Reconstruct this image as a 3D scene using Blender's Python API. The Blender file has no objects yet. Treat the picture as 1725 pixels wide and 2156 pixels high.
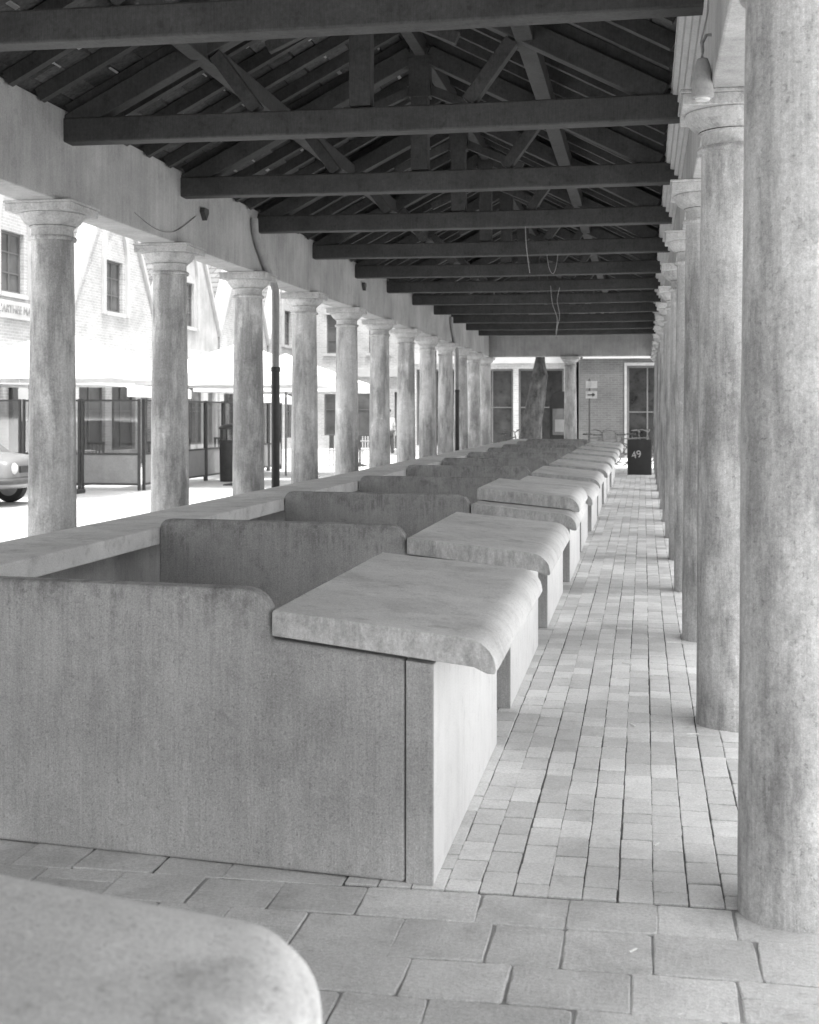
import bpy, bmesh, math, random
from mathutils import Vector, Matrix
R = random.Random(7)
scene = bpy.context.scene
COL = scene.collection

# ---------------------------------------------------------------- materials
def nn(nt, t, **kw):
    n = nt.nodes.new(t)
    for k, v in kw.items(): setattr(n, k, v)
    return n
def stone(name, base, var=0.25, scale=2.0, streak=0.0, rough=0.85, bump=0.3, fine=60.0, island=0.0, spots=0.0, spec=0.3, finevar=0.12, bdist=0.004, foot=0.0, drip=0.0, pits=0.0, dirt=0.0, endstain=0.0, patch=0.0, scratch=0.0, grain=0.0, blotch=0.0):
    m = bpy.data.materials.new(name); m.use_nodes = True
    nt = m.node_tree; L = nt.links
    b = nt.nodes["Principled BSDF"]
    geo = nn(nt, "ShaderNodeNewGeometry")
    def noise(sc, det, ro, vec=None):
        n = nn(nt, "ShaderNodeTexNoise"); n.inputs["Scale"].default_value = sc; n.inputs["Detail"].default_value = det; n.inputs["Roughness"].default_value = ro
        L.new(vec or geo.outputs["Position"], n.inputs["Vector"]); return n.outputs["Fac"]
    def mapped(s):
        mp = nn(nt, "ShaderNodeMapping"); mp.inputs["Scale"].default_value = s; L.new(geo.outputs["Position"], mp.inputs["Vector"]); return mp.outputs[0]
    n1 = noise(scale, 6, .62); n2 = noise(fine, 4, .7)
    def mr(sock, a, c, lo=.3, hi=.7):
        r = nn(nt, "ShaderNodeMapRange"); r.inputs[1].default_value = lo; r.inputs[2].default_value = hi
        r.inputs[3].default_value = a; r.inputs[4].default_value = c; L.new(sock, r.inputs[0]); return r.outputs[0]
    def mth(op, a, c):
        x = nn(nt, "ShaderNodeMath", operation=op); L.new(a, x.inputs[0])
        if isinstance(c, (int, float)): x.inputs[1].default_value = c
        else: L.new(c, x.inputs[1])
        return x.outputs[0]
    def mul(a, c): return mth('MULTIPLY', a, c)
    def dark(mask, amt):
        inv = nn(nt, "ShaderNodeMath", operation='MULTIPLY_ADD'); L.new(mask, inv.inputs[0]); inv.inputs[1].default_value = -amt; inv.inputs[2].default_value = 1
        return mul(val, inv.outputs[0])
    val = mul(mr(n1, 1-var, 1+var), base)
    val = mul(val, mr(n2, 1-finevar, 1+finevar))
    if grain: val = mul(val, mr(noise(260, 2, .8), 1-grain, 1+grain))
    if blotch:
        val = dark(mr(noise(3.2, 8, .72), 0, 1, .53, .62), blotch)
        val = mul(val, mr(noise(5.5, 8, .7, mapped((1.3,.8,1))), 1, 1+blotch*.6, .60, .70))
    sx = nn(nt, "ShaderNodeSeparateXYZ"); L.new(geo.outputs["Position"], sx.inputs[0])
    if streak or drip or endstain:
        n3 = noise(1.6, 7, .7, mapped((9, 9, .7)))
        n5 = noise(3.0, 5, .7, mapped((14, 14, 1.6)))
    if streak: val = mul(val, mr(n3, 1-streak, 1+streak*.4, .35, .6))
    if scratch:
        n9 = noise(2.0, 4, .8, mapped((60, 60, 2.5)))
        val = mul(val, mr(n9, 1-scratch, 1+scratch*.5, .32, .66))
    if patch:
        n8 = noise(1.0, 7, .68, mapped((3.2, 3.2, .75)))
        val = dark(mr(n8, 0, 1, .47, .58), patch)
        n10 = noise(2.6, 6, .6)
        val = mul(val, mr(n10, 1, 1.25, .58, .66))
    if drip:
        s = mth('ADD', sx.outputs[2], mr(n5, -.16, .10, .3, .7))
        s = mth('ADD', s, mr(n1, -.12, .12))
        g = mr(s, 0, 1, .80, .96)
        val = dark(mul(g, mr(noise(9, 6, .75), .0, 1.0, .42, .60)), drip)
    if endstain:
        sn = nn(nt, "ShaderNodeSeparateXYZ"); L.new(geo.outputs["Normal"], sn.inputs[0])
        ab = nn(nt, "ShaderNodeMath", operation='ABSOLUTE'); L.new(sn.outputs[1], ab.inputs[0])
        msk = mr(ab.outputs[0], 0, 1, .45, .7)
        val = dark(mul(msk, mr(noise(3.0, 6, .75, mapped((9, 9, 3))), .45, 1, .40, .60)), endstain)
    if spots:
        n4 = noise(scale*4, 8, .75)
        val = mul(val, mr(n4, 1-spots, 1.0, .33, .45))
        val = mul(val, mr(n4, 1, 1+spots*.6, .6, .75))
    if pits:
        n6 = noise(fine*.6, 3, .8)
        pit = mr(n6, 0, 1, .30, .42); val = mul(val, mr(pit, 1-pits, 1, 0, 1))
    if dirt:
        n7 = noise(.9, 5, .65); val = mul(val, mr(n7, 1-dirt, 1+dirt*.35, .38, .62))
    if foot:
        ad = mth('ADD', sx.outputs[2], mr(n1, -.12, .12))
        val = mul(val, mr(ad, 1+foot, 1.0, 0.05, .42))
    if island: val = mul(val, mr(geo.outputs["Random Per Island"], 1-island, 1+island, 0, 1))
    val = mth('MINIMUM', val, .86)
    cc = nn(nt, "ShaderNodeCombineColor")
    for i in range(3): L.new(val, cc.inputs[i])
    L.new(cc.outputs[0], b.inputs["Base Color"])
    b.inputs["Roughness"].default_value = rough
    b.inputs["Specular IOR Level"].default_value = spec
    if bump:
        add = nn(nt, "ShaderNodeMath", operation='MULTIPLY_ADD')
        L.new(n1, add.inputs[0]); add.inputs[1].default_value = 2.0; L.new(n2, add.inputs[2]); hgt = add.outputs[0]
        if pits: hgt = mth('ADD', hgt, pit)
        bp = nn(nt, "ShaderNodeBump"); bp.inputs["Strength"].default_value = bump; bp.inputs["Distance"].default_value = bdist
        L.new(hgt, bp.inputs["Height"]); L.new(bp.outputs[0], b.inputs["Normal"])
    return m
def brickmat(name, base, mortar, sc=1.0):
    m = stone(name, base, .2, .8, rough=.9, bump=0, fine=20)
    nt = m.node_tree; L = nt.links; b = nt.nodes["Principled BSDF"]
    tc = nn(nt, "ShaderNodeTexCoord"); sx = nn(nt, "ShaderNodeSeparateXYZ"); L.new(tc.outputs["Object"], sx.inputs[0])
    cb = nn(nt, "ShaderNodeCombineXYZ")
    ad = nn(nt, "ShaderNodeMath", operation='ADD'); L.new(sx.outputs[0], ad.inputs[0]); L.new(sx.outputs[1], ad.inputs[1])
    L.new(ad.outputs[0], cb.inputs[0]); L.new(sx.outputs[2], cb.inputs[1])
    br = nn(nt, "ShaderNodeTexBrick"); br.inputs["Scale"].default_value = sc
    br.inputs["Brick Width"].default_value = .24; br.inputs["Row Height"].default_value = .08; br.inputs["Mortar Size"].default_value = .008
    for i, v in enumerate((1.1, .9)): br.inputs[i+1].default_value = (v, v, v, 1)
    q = mortar/base; br.inputs[3].default_value = (q, q, q, 1)
    L.new(cb.outputs[0], br.inputs[0])
    old = b.inputs["Base Color"].links[0].from_socket
    mx = nn(nt, "ShaderNodeMix", data_type='RGBA', blend_type='MULTIPLY'); mx.inputs[0].default_value = 1
    L.new(old, mx.inputs[6]); L.new(br.outputs[0], mx.inputs[7]); L.new(mx.outputs[2], b.inputs["Base Color"])
    return m
def glass(name, alpha=.75):
    m = bpy.data.materials.new(name); m.use_nodes = True; nt = m.node_tree
    nt.nodes.clear(); o = nn(nt, "ShaderNodeOutputMaterial"); mx = nn(nt, "ShaderNodeMixShader"); mx.inputs[0].default_value = 1-alpha
    t = nn(nt, "ShaderNodeBsdfTransparent"); t.inputs[0].default_value = (.8, .8, .8, 1)
    g = nn(nt, "ShaderNodeBsdfGlossy"); g.inputs["Roughness"].default_value = .03
    nt.links.new(t.outputs[0], mx.inputs[1]); nt.links.new(g.outputs[0], mx.inputs[2]); nt.links.new(mx.outputs[0], o.inputs[0])
    return m

M_col = stone("column_stone", .58, .12, 1.6, streak=.18, bump=.6, fine=60, spots=.18, finevar=.18, bdist=.005, pits=.16, dirt=.15, patch=.42, scratch=.12, grain=.22)
M_cap = stone("capital_stone", .47, .2, 3.5, streak=.15, bump=.5, spots=.25, finevar=.2, pits=.15, grain=.15)
M_wall = stone("lime_plaster", .41, .10, .9, streak=.12, bump=.5, fine=120, spots=.10, finevar=.2, bdist=.003, dirt=.15, grain=.15)
M_stall = stone("stall_bluestone", .41, .10, 2.2, streak=.07, bump=.6, fine=150, spots=.14, finevar=.22, foot=.26, drip=.42, pits=.10, dirt=.16, scratch=.14, grain=.2, blotch=.10)
M_litside = stone("stall_stone_lit_side", .82, .06, 2.2, streak=.06, bump=.4, fine=150, spots=.10, finevar=.12, dirt=.06, grain=.12)  # stall stone in a paler tone, painting in light from the aisle's open side
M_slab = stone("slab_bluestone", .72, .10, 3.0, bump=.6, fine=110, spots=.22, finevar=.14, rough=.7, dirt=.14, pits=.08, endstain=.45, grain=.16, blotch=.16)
M_flag = stone("flagstone", .62, .12, 2.2, bump=.9, fine=70, island=.10, spots=.14, finevar=.16, rough=.8, bdist=.007, dirt=.2, grain=.16, blotch=.12)
M_brick = stone("paver_brick", .70, .10, 1.6, bump=.6, fine=80, island=.15, spots=.14, finevar=.16, rough=.8, dirt=.16, grain=.16, blotch=.14)
M_joint = stone("joint_sand", .30, .35, 6, bump=.5, fine=120)
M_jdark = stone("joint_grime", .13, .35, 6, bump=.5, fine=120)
M_wood = stone("dark_stained_timber", .064, .25, 3.0, bump=.3, fine=35, spots=.25, finevar=.2, rough=.65, scratch=.2, grain=.15)
M_deck = stone("dark_roof_boards", .068, .4, 4.0, bump=.3, fine=30, spots=.4, finevar=.4, island=.4)
M_white = stone("white_paint", .60, .08, 4, bump=.1)
M_ground = stone("sunlit_cobbles", .66, .12, 1.2, bump=.5, fine=14, spots=.1)
M_metal = stone("dark_iron", .07, .2, 8, bump=.1, rough=.5)
M_zinc = stone("painted_zinc", .32, .15, 6, bump=.1, rough=.6)
M_sign = stone("grey_enamel", .30, .1, 6, bump=0, rough=.5)
M_black = stone("black_board", .035, .2, 4, bump=.05, rough=.5)
M_canvas = stone("white_canvas", .85, .04, 2, bump=.15, fine=150)
M_glass = glass("clear_glass", .82)
M_pane = stone("dark_window_pane", .10, .5, .8, bump=0, rough=.08, spec=.6)
M_dpane = stone("shop_window_pane", .03, .7, 1.4, bump=0, rough=.12, spec=.35, spots=.6)
M_frame = stone("cream_window_frame", .6, .08, 4, bump=0)
M_dframe = stone("grey_window_frame", .14, .1, 4, bump=0)
M_tile = brickmat("roof_tiles", .24, .12, .4)
M_houseA = brickmat("pale_brick", .44, .58)
M_houseB = brickmat("grey_brick", .11, .15)
M_houseC = stone("painted_render", .5, .06, .7, streak=.12, bump=.2, dirt=.2)
M_trim = stone("dressed_stone", .5, .1, 2, bump=.2)
M_bark = stone("plane_bark", .085, .5, 3, streak=.2, bump=.8, spots=.5, blotch=.5)
M_leaf = stone("leaves", .09, .4, 2, bump=0, island=.5)
M_paint = stone("pale_car_paint", .20, .03, 2, bump=0, rough=.25, spec=.6)
M_rubber = stone("rubber", .05, .1, 5, bump=.1)
M_skin = stone("skin", .35, .05, 9, bump=0)
M_shirt = stone("light_shirt", .5, .1, 9, bump=0)
M_trous = stone("dark_trousers", .06, .1, 9, bump=0)
M_wood2 = stone("light_wood", .25, .2, 9, streak=.1, bump=.1)

# ---------------------------------------------------------------- helpers
def box(bm, x0, x1, y0, y1, z0, z1):
    v = [bm.verts.new(p) for p in ((x0,y0,z0),(x1,y0,z0),(x1,y1,z0),(x0,y1,z0),(x0,y0,z1),(x1,y0,z1),(x1,y1,z1),(x0,y1,z1))]
    for f in ((3,2,1,0),(4,5,6,7),(0,1,5,4),(1,2,6,5),(2,3,7,6),(3,0,4,7)): bm.faces.new([v[i] for i in f])
    return v
def prism(bm, pts, fa, fb):
    a = [bm.verts.new(fa(*p)) for p in pts]; b = [bm.verts.new(fb(*p)) for p in pts]
    n = len(pts); bm.faces.new(a); bm.faces.new(b[::-1])
    for i in range(n): bm.faces.new((a[i], b[i], b[(i+1)%n], a[(i+1)%n]))
def beam(bm, p0, p1, w, h, up=Vector((0,0,1))):
    p0 = Vector(p0); p1 = Vector(p1); d = (p1-p0).normalized()
    s = d.cross(up)
    if s.length < 1e-4: s = Vector((1,0,0))
    s.normalize(); u = s.cross(d)
    q = [(-w/2,-h/2),(w/2,-h/2),(w/2,h/2),(-w/2,h/2)]
    a = [bm.verts.new(p0+s*x+u*y) for x,y in q]; b = [bm.verts.new(p1+s*x+u*y) for x,y in q]
    bm.faces.new(a); bm.faces.new(b[::-1])
    for i in range(4): bm.faces.new((a[i], b[i], b[(i+1)%4], a[(i+1)%4]))
def tube(bm, pts, r, seg=10, r1=None):
    pts = [Vector(p) for p in pts]; rings = []
    for i, p in enumerate(pts):
        d = (pts[min(i+1,len(pts)-1)]-pts[max(i-1,0)]).normalized()
        s = d.cross(Vector((0,0,1)))
        if s.length < .05: s = d.cross(Vector((0,1,0)))
        s.normalize(); u = s.cross(d)
        rr = r if r1 is None else r+(r1-r)*i/(len(pts)-1)
        rings.append([bm.verts.new(p+(s*math.cos(t)+u*math.sin(t))*rr) for t in [2*math.pi*k/seg for k in range(seg)]])
    for a, b in zip(rings, rings[1:]):
        for k in range(seg): bm.faces.new((a[k], a[(k+1)%seg], b[(k+1)%seg], b[k]))
    bm.faces.new(rings[0]); bm.faces.new(rings[-1])
def lathe(bm, prof, seg=40, c=(0,0), cap=True):
    rings = []
    for r, z in prof:
        rings.append([bm.verts.new((c[0]+r*math.cos(2*math.pi*k/seg), c[1]+r*math.sin(2*math.pi*k/seg), z)) for k in range(seg)])
    for a, b in zip(rings, rings[1:]):
        for k in range(seg): bm.faces.new((a[k], a[(k+1)%seg], b[(k+1)%seg], b[k]))
    if cap: bm.faces.new(rings[0][::-1]); bm.faces.new(rings[-1])
def BM(): return bmesh.new()
def meta(o, label=None, cat=None, group=None, kind=None):
    if label: o["label"] = label
    if cat: o["category"] = cat
    if group: o["group"] = group
    if kind: o["kind"] = kind
def mk(name, bm, mat, parent=None, loc=(0,0,0), rot=(0,0,0), bevel=0, smooth=None, fix=True, **kw):
    if fix: bmesh.ops.recalc_face_normals(bm, faces=bm.faces)
    me = bpy.data.meshes.new(name); bm.to_mesh(me); bm.free(); me.materials.append(mat)
    if smooth is not None:
        for p in me.polygons: p.use_smooth = True
        me.set_sharp_from_angle(angle=math.radians(smooth))
    o = bpy.data.objects.new(name, me); COL.objects.link(o); o.location = loc; o.rotation_euler = rot
    if parent: o.parent = parent
    if bevel:
        b = o.modifiers.new("bevel", 'BEVEL'); b.width = bevel; b.segments = 2; b.limit_method = 'ANGLE'; b.angle_limit = math.radians(40)
        if smooth is not None: b.harden_normals = True
    meta(o, **kw); return o
def root(name, loc=(0,0,0), rz=0, **kw):
    o = bpy.data.objects.new(name, None); COL.objects.link(o); o.location = loc; o.rotation_euler = (0,0,rz); o.empty_display_size = .2
    meta(o, **kw); return o
def copy_thing(src, loc, rz=None, label=None):
    n = src.copy(); COL.objects.link(n); n.location = loc
    if rz is not None: n.rotation_euler = (0,0,rz)
    if label: n["label"] = label
    def rec(s, d):
        for c in list(s.children):
            k = c.copy(); COL.objects.link(k); k.parent = d; rec(c, k)
    rec(src, n)
    return n

# ---------------------------------------------------------------- ground
bm = BM(); v = [bm.verts.new(p) for p in ((-400,-300,-.03),(400,-300,-.03),(400,500,-.03),(-400,500,-.03))]; bm.faces.new(v)
mk("ground", bm, M_ground, kind="structure")
bm = BM(); box(bm, -4.95, .95, -4, 4.409, -.2, -.0055); mk("pavement_bed", bm, M_joint, kind="structure")
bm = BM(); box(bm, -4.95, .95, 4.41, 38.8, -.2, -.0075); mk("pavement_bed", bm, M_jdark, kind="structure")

def paver(bm, x0, x1, y0, y1, z, ch, j, jit, tilt=.006, dzr=.0015, jy=None):
    jy = jy or j
    c = [(x0+j, y0+jy), (x1-j, y0+jy), (x1-j, y1-jy), (x0+j, y1-jy)]
    c = [(x+R.uniform(-jit,jit), y+R.uniform(-jit,jit)) for x, y in c]
    cx = sum(p[0] for p in c)/4; cy = sum(p[1] for p in c)/4
    tx = R.uniform(-tilt,tilt); ty = R.uniform(-tilt,tilt); dz = R.uniform(-dzr,dzr)
    def zz(x, y): return z+dz+(x-cx)*tx+(y-cy)*ty
    out = []
    for i in range(4):
        a = c[i]; b = c[(i+1)%4]
        for t in (0.03, .16, .34, .5, .66, .84, .97):
            out.append((a[0]+(b[0]-a[0])*t+R.uniform(-jit,jit)*.3, a[1]+(b[1]-a[1])*t+R.uniform(-jit,jit)*.3))
    def shr(p, d):
        l = math.hypot(p[0]-cx, p[1]-cy); return (p[0]+(cx-p[0])*d/l, p[1]+(cy-p[1])*d/l)
    r0 = [bm.verts.new((x, y, z-.02)) for x, y in out]
    r1 = [bm.verts.new((x, y, zz(x,y)-ch)) for x, y in out]
    r2 = []
    for p in out:
        x, y = shr(p, ch*1.3*R.uniform(.6,1.5)); r2.append(bm.verts.new((x, y, zz(x,y))))
    n = len(out)
    for a, b in ((r0,r1),(r1,r2)):
        for i in range(n): bm.faces.new((a[i], a[(i+1)%n], b[(i+1)%n], b[i]))
    bm.faces.new(r2)
W = .115; BX0 = .95-W*17
bm = BM(); y = 1.2
while y < 4.99:
    h = R.uniform(.19, .30)
    if abs(y-4.40) < .001: h = .30
    elif y < 4.4 and y+h > 4.22: h = 4.40-y
    lim = .93 if y < 4.39 else BX0-.005
    x = -4.9-R.uniform(0,.3)
    while x < lim-.01:
        w = R.uniform(.20, .40)
        if x+w > lim-.14: w = lim-x
        if R.random() < .16 and h > .24:
            q = R.uniform(.4,.6)
            paver(bm, x, x+w, y, y+h*q, .0, .0035, .0022, .004, .008, .002); paver(bm, x, x+w, y+h*q, y+h, .0, .0035, .0022, .004, .008, .002)
        else: paver(bm, x, x+w, y, y+h, .0, .0035, .0025, .005, .009, .0022)
        x += w
    y += h
mk("flagstone_pavement", bm, M_flag, kind="structure")
bm = BM()
for c in range(17):
    x = BX0+W*c; x1 = x+W; wob = R.uniform(0, 6)
    yy = 4.415; n = 0; odd = (c % 2)
    while yy < 38.6:
        l = (.11 if odd else .21) if n == 0 else (R.uniform(.202,.218) if R.random() < .92 else R.uniform(.10,.16))
        dx = .002*math.sin(yy*1.1+wob)
        paver(bm, x+dx, x1+dx, yy, yy+l, 0.0, .0025, .0021, .0022, .010, .0012, jy=.0045)
        yy += l; n += 1
mk("brick_pavement", bm, M_brick, kind="structure")
bm = BM(); box(bm, -4.9, BX0-.012, 5.0, 38.6, -.02, -.003); mk("stall_floor", bm, M_flag, kind="structure")

# ---------------------------------------------------------------- columns
TOP = 3.22
def make_column():
    r = root("column", (0,0,0), label="weathered round stone column with moulded capital", cat="column", group="columns carrying the gallery roof")
    bm = BM()
    prof = [(.190,-.01),(.188,.02)]
    for i in range(1, 29):
        t = i/28; prof.append((.188-.026*t**1.4, .02+2.91*t))
    prof += [(.162,2.932),(.180,2.936),(.186,2.95),(.180,2.966),(.164,2.97)]
    lathe(bm, prof, 48)
    for v in bm.verts:
        if .05 < v.co.z < 2.9:
            a = math.atan2(v.co.y, v.co.x); k = 1+.005*math.sin(3*a+v.co.z*2)+.003*math.sin(5*a-v.co.z*5)+R.uniform(-.0018,.0018)
            v.co.x *= k; v.co.y *= k
    mk("shaft", bm, M_col, r, smooth=35)
    bm = BM()
    prof = [(.162,2.968),(.160,3.03),(.166,3.035),(.176,3.04),(.176,3.05),(.19,3.056),(.215,3.075),(.234,3.10),(.245,3.125),(.247,3.14)]
    lathe(bm, prof, 48)
    box(bm, -.265, .265, -.265, .265, 3.141, 3.20)
    box(bm, -.275, .275, -.275, .275, 3.2005, TOP-.001)
    mk("capital", bm, M_cap, r, smooth=35, bevel=.008)
    return r
c0 = make_column(); c0.location = (.487, 4.43, 0)
RY = [4.45+2.6*k for k in range(14)]; LY = [9.70+2.6*k for k in range(-1, 12)]
for y in RY[1:]: copy_thing(c0, (.455, y, 0), rz=R.choice((0,1,2,3))*math.pi/2)
for y in LY: copy_thing(c0, (-4.53, y, 0), rz=R.choice((0,1,2,3))*math.pi/2)
copy_thing(c0, (-2.07, 38.25, 0), label="stone column standing alone at the gallery end")

# ---------------------------------------------------------------- walls above columns
def zl(x): return 3.97+.52*(x+4.4)
RX = -2.05
def zr(x): return 3.97+.52*(.3-x)
YB = -12
bm = BM(); box(bm, -4.70, -4.38, YB, 38.4, TOP, 3.93)
mk("gallery_wall", bm, M_wall, bevel=.012, label="pale plastered lintel wall resting on stone columns", cat="wall", group="plastered lintel walls")
bm = BM(); box(bm, .33, .62, YB, 38.4, TOP, 3.93)
o = mk("gallery_wall", bm, M_wall, bevel=.012, label="pale lintel wall with moulded cornice on columns", cat="wall", group="plastered lintel walls")
bm = BM()
pts = [(.328,3.68)]
x, z = .328, 3.68
for i in range(4):
    pts += [(x-.006,z),(x-.026,z+.004),(x-.026,z+.022),(x-.004,z+.026),(x-.004,z+.058)]
    x -= .034; z += .056
    pts += [(x,z-.002)]
pts += [(x,3.925),(.328,3.925)]
prism(bm, pts, lambda a,q:(a,4,q), lambda a,q:(a,38,q))
mk("cornice_moulding", bm, M_white, o)
bm = BM(); box(bm, -4.375, .325, 38.12, 38.4, TOP, 3.92)
prism(bm, [(-4.37,3.925),(.32,3.925),(RX,5.1)], lambda x,z:(x,38.14,z), lambda x,z:(x,38.38,z))
mk("gallery_wall", bm, M_wall, bevel=.01, label="plastered end wall closing the gallery above its opening", cat="wall", group="plastered lintel walls")

# ---------------------------------------------------------------- roof
roof = root("gallery_roof", (0,0,0), label="dark timber pitched roof over the market gallery", cat="roof")
for side in (0, 1):
    bm = BM(); f = zl if side == 0 else zr; xe = -5.1 if side == 0 else 1.30
    n = 16
    for i in range(n):
        a = xe+(RX-xe)*i/n; b = xe+(RX-xe)*(i+1)/n
        y = YB
        while y < 39:
            l = R.uniform(2.0, 4.2); y1 = min(y+l, 39.2)
            dz = R.uniform(0, .012); g = (b-a)*.04
            prism(bm, [(a+g, f(a+g)+dz), (b-g, f(b-g)+dz), (b-g, f(b-g)+dz+.03), (a+g, f(a+g)+dz+.03)], lambda x,z,y=y:(x,y+.004,z), lambda x,z,y1=y1:(x,y1-.004,z))
            y += l
    prism(bm, [(xe, f(xe)+.045), (RX, f(RX)+.045), (RX, f(RX)+.12), (xe, f(xe)+.12)], lambda x,z:(x,YB,z), lambda x,z:(x,39.2,z))
    mk("roof_slope", bm, M_deck, roof)
def rafter_bm(bm, side, y):
    f = zl if side == 0 else zr; xe = -4.37 if side == 0 else .19
    beam(bm, (xe, y, f(xe)-.055), (RX, y, f(RX)-.055), .07, .10)
for side in (0, 1):
    bm = BM(); rafter_bm(bm, side, 0); o = mk("rafter", bm, M_wood, roof, loc=(0, 5.0, 0))
    for k in range(1, 50):
        c = o.copy(); COL.objects.link(c); c.parent = roof; c.location = (0, 5.0+.52*k+R.uniform(-.03,.03), R.uniform(-.008,.004))
bm = BM(); y = 31.0
while y < 38: rafter_bm(bm, 0, y); rafter_bm(bm, 1, y); y += .52
mk("far_rafters", bm, M_wood, roof, kind="stuff")
for x, z in ((-3.3, zl(-3.3)-.20), (-.85, zr(-.85)-.20)):
    bm = BM(); box(bm, x-.065, x+.065, -3, 38.1, z-.08, z+.08); mk("purlin", bm, M_wood, roof, bevel=.006)
bm = BM(); box(bm, RX-.05, RX+.05, -3, 38.1, 4.93, 5.09); mk("ridge_beam", bm, M_wood, roof, bevel=.006)
bm = BM()   # pale flecks along the board joints, painting in daylight leaking between tiles
for k in range(2200):
    side = 0 if R.random() < .7 else 1
    f = zl if side == 0 else zr
    row = R.randint(0, 15); xe = -5.1 if side == 0 else 1.30
    x = xe+(RX-xe)*row/16
    if not (-4.3 < x < .1): continue
    y = 5.0+.52*R.randint(2, 60)+R.uniform(.05,.30); l = R.uniform(.04,.17); w_ = R.uniform(.004,.016)
    prism(bm, [(x-w_, f(x-w_)-.005), (x+w_, f(x+w_)-.005), (x+w_, f(x+w_)-.001), (x-w_, f(x-w_)-.001)], lambda a,z,y=y:(a,y,z), lambda a,z,y=y,l=l:(a,y+l,z))
mk("light_leak_flecks", bm, M_zinc, roof, kind="stuff")

def make_truss():
    r = root("roof_truss", label="dark timber truss spanning between the lintel walls", cat="roof truss", group="timber trusses along the gallery")
    bm = BM(); n = 14; x0, x1 = -4.40, .34
    rings = []
    for i in range(n+1):
        x = x0+(x1-x0)*i/n; s = -.012*math.sin(math.pi*i/n); j = R.uniform(-.005,.005)
        rings.append([bm.verts.new(p) for p in ((x,-.085+j,3.685+s+j*.6),(x,.085+j,3.685+s),(x,.085-j,3.87+s+j),(x,-.085-j,3.87+s-j*.6))])
    for a, b in zip(rings, rings[1:]):
        for k in range(4): bm.faces.new((a[k], a[(k+1)%4], b[(k+1)%4], b[k]))
    bm.faces.new(rings[0]); bm.faces.new(rings[-1])
    mk("tie_beam", bm, M_wood, r, bevel=.012)
    bm = BM(); box(bm, RX-.08, RX+.08, -.07, .07, 3.873, 5.0); box(bm, RX-.10, RX+.10, -.072, .072, 4.55, 4.92); mk("king_post", bm, M_wood, r, bevel=.006)
    for s in (0, 1):
        f = zl if s == 0 else zr
        xa = -4.35 if s == 0 else .15; sg = 1 if s == 0 else -1
        bm = BM(); beam(bm, (xa, 0, f(xa)-.13-.05), (RX-sg*.08, 0, f(RX-sg*.08)-.2), .13, .16); mk("principal_rafter", bm, M_wood, r, bevel=.006)
        bm = BM(); beam(bm, (RX-sg*.80, 0, 3.88), (RX-sg*1.12, 0, f(RX-sg*1.12)-.30), .10, .12, up=Vector((0,1,0))); mk("strut", bm, M_wood, r, bevel=.005)
        bm = BM(); beam(bm, (RX-sg*.10, 0, 4.62), (RX-sg*.72, 0, 4.35), .07, .09); mk("brace", bm, M_wood, r, bevel=.005)
    return r
t0 = make_truss(); t0.location = (0, 7.05, 0)
for k in range(1, 12): copy_thing(t0, (R.uniform(-.02,.02), 7.05+2.6*k+R.uniform(-.04,.04), R.uniform(-.01,.01)))

# ---------------------------------------------------------------- stalls
SK = .12
def arc(cx, cz, r, a0, a1, n=8):
    return [(cx+r*math.cos(math.radians(a0+(a1-a0)*i/n)), cz+r*math.sin(math.radians(a0+(a1-a0)*i/n))) for i in range(n+1)]
def zund(x): return .812+(.735-.812)*(x+1.28)/.79
def yk(x): return SK*(-.70-x)
def divider_profile():
    p = [(-2.79,0),(-.802,0),(-.802,zund(-.802)-.004),(-1.285,zund(-1.285)-.004)]
    p += [(-1.292,.87)]+arc(-1.395,.875,.105,0,90,8)[1:]
    p += [(-2.72,.98)]+arc(-2.73,.92,.06,90,180,4)[1:]
    return p
def slab_profile():
    p = [(-1.28,.822),(-1.28,.905),(-1.272,.914),(-1.1,.898),(-.9,.880),(-.70,.861)]
    for i in range(9):
        a = math.radians(90-88*i/8); p.append((-.60+.118*math.cos(a), .742+.110*math.sin(a)))
    p += [(-.487,.732),(-.515,.732),(-.56,.752)]
    return p
def make_stall():
    r = root("market_stall", label="bluestone fish stall with partition and sloping rounded slab", cat="market stall", group="row of stone fish stalls")
    bm = BM(); prism(bm, divider_profile(), lambda x,z:(x, yk(x), z), lambda x,z:(x, yk(x)+.09, z)); mk("partition", bm, M_stall, r, bevel=.014, smooth=40)
    bm = BM(); prism(bm, [(-.798,0),(-.702,0),(-.702,zund(-.70)-.006),(-.798,zund(-.798)-.006)], lambda x,z:(x, yk(x)+.001, z), lambda x,z:(x, .16, z)); mk("corner_post", bm, M_stall, r, bevel=.004)
    bm = BM(); box(bm, -.79, -.700, .014, 1.96, 0.001, zund(-.70)-.007); mk("side_panel", bm, M_litside, r, bevel=.004)
    bm = BM(); ps = slab_profile(); rings = []; NY = 24
    for j in range(NY+1):
        t = j/NY; ring = []
        for i, (x, z) in enumerate(ps):
            y0 = yk(x)-.02; e = .0015 if 5 < i < 16 else .0006
            ring.append(bm.verts.new((x+R.uniform(-e,e), y0+(2.0-y0)*t+(R.uniform(-.003,.003) if j in (0,NY) else 0), z+R.uniform(-.0007,.0007))))
        rings.append(ring)
    n = len(ps)
    for a, b in zip(rings, rings[1:]):
        for i in range(n): bm.faces.new((a[i], a[(i+1)%n], b[(i+1)%n], b[i]))
    bm.faces.new(rings[0]); bm.faces.new(rings[-1])
    mk("slab", bm, M_slab, r, bevel=.009, smooth=45)
    bm = BM(); box(bm, -1.25, -1.16, .16, 1.96, 0, .80); mk("back_panel", bm, M_stall, r, bevel=.006)
    return r
st = make_stall(); st.location = (0, 4.44, 0)
st["label"] = "bluestone fish stall with broad streaked end panel by flagstones"
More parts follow.
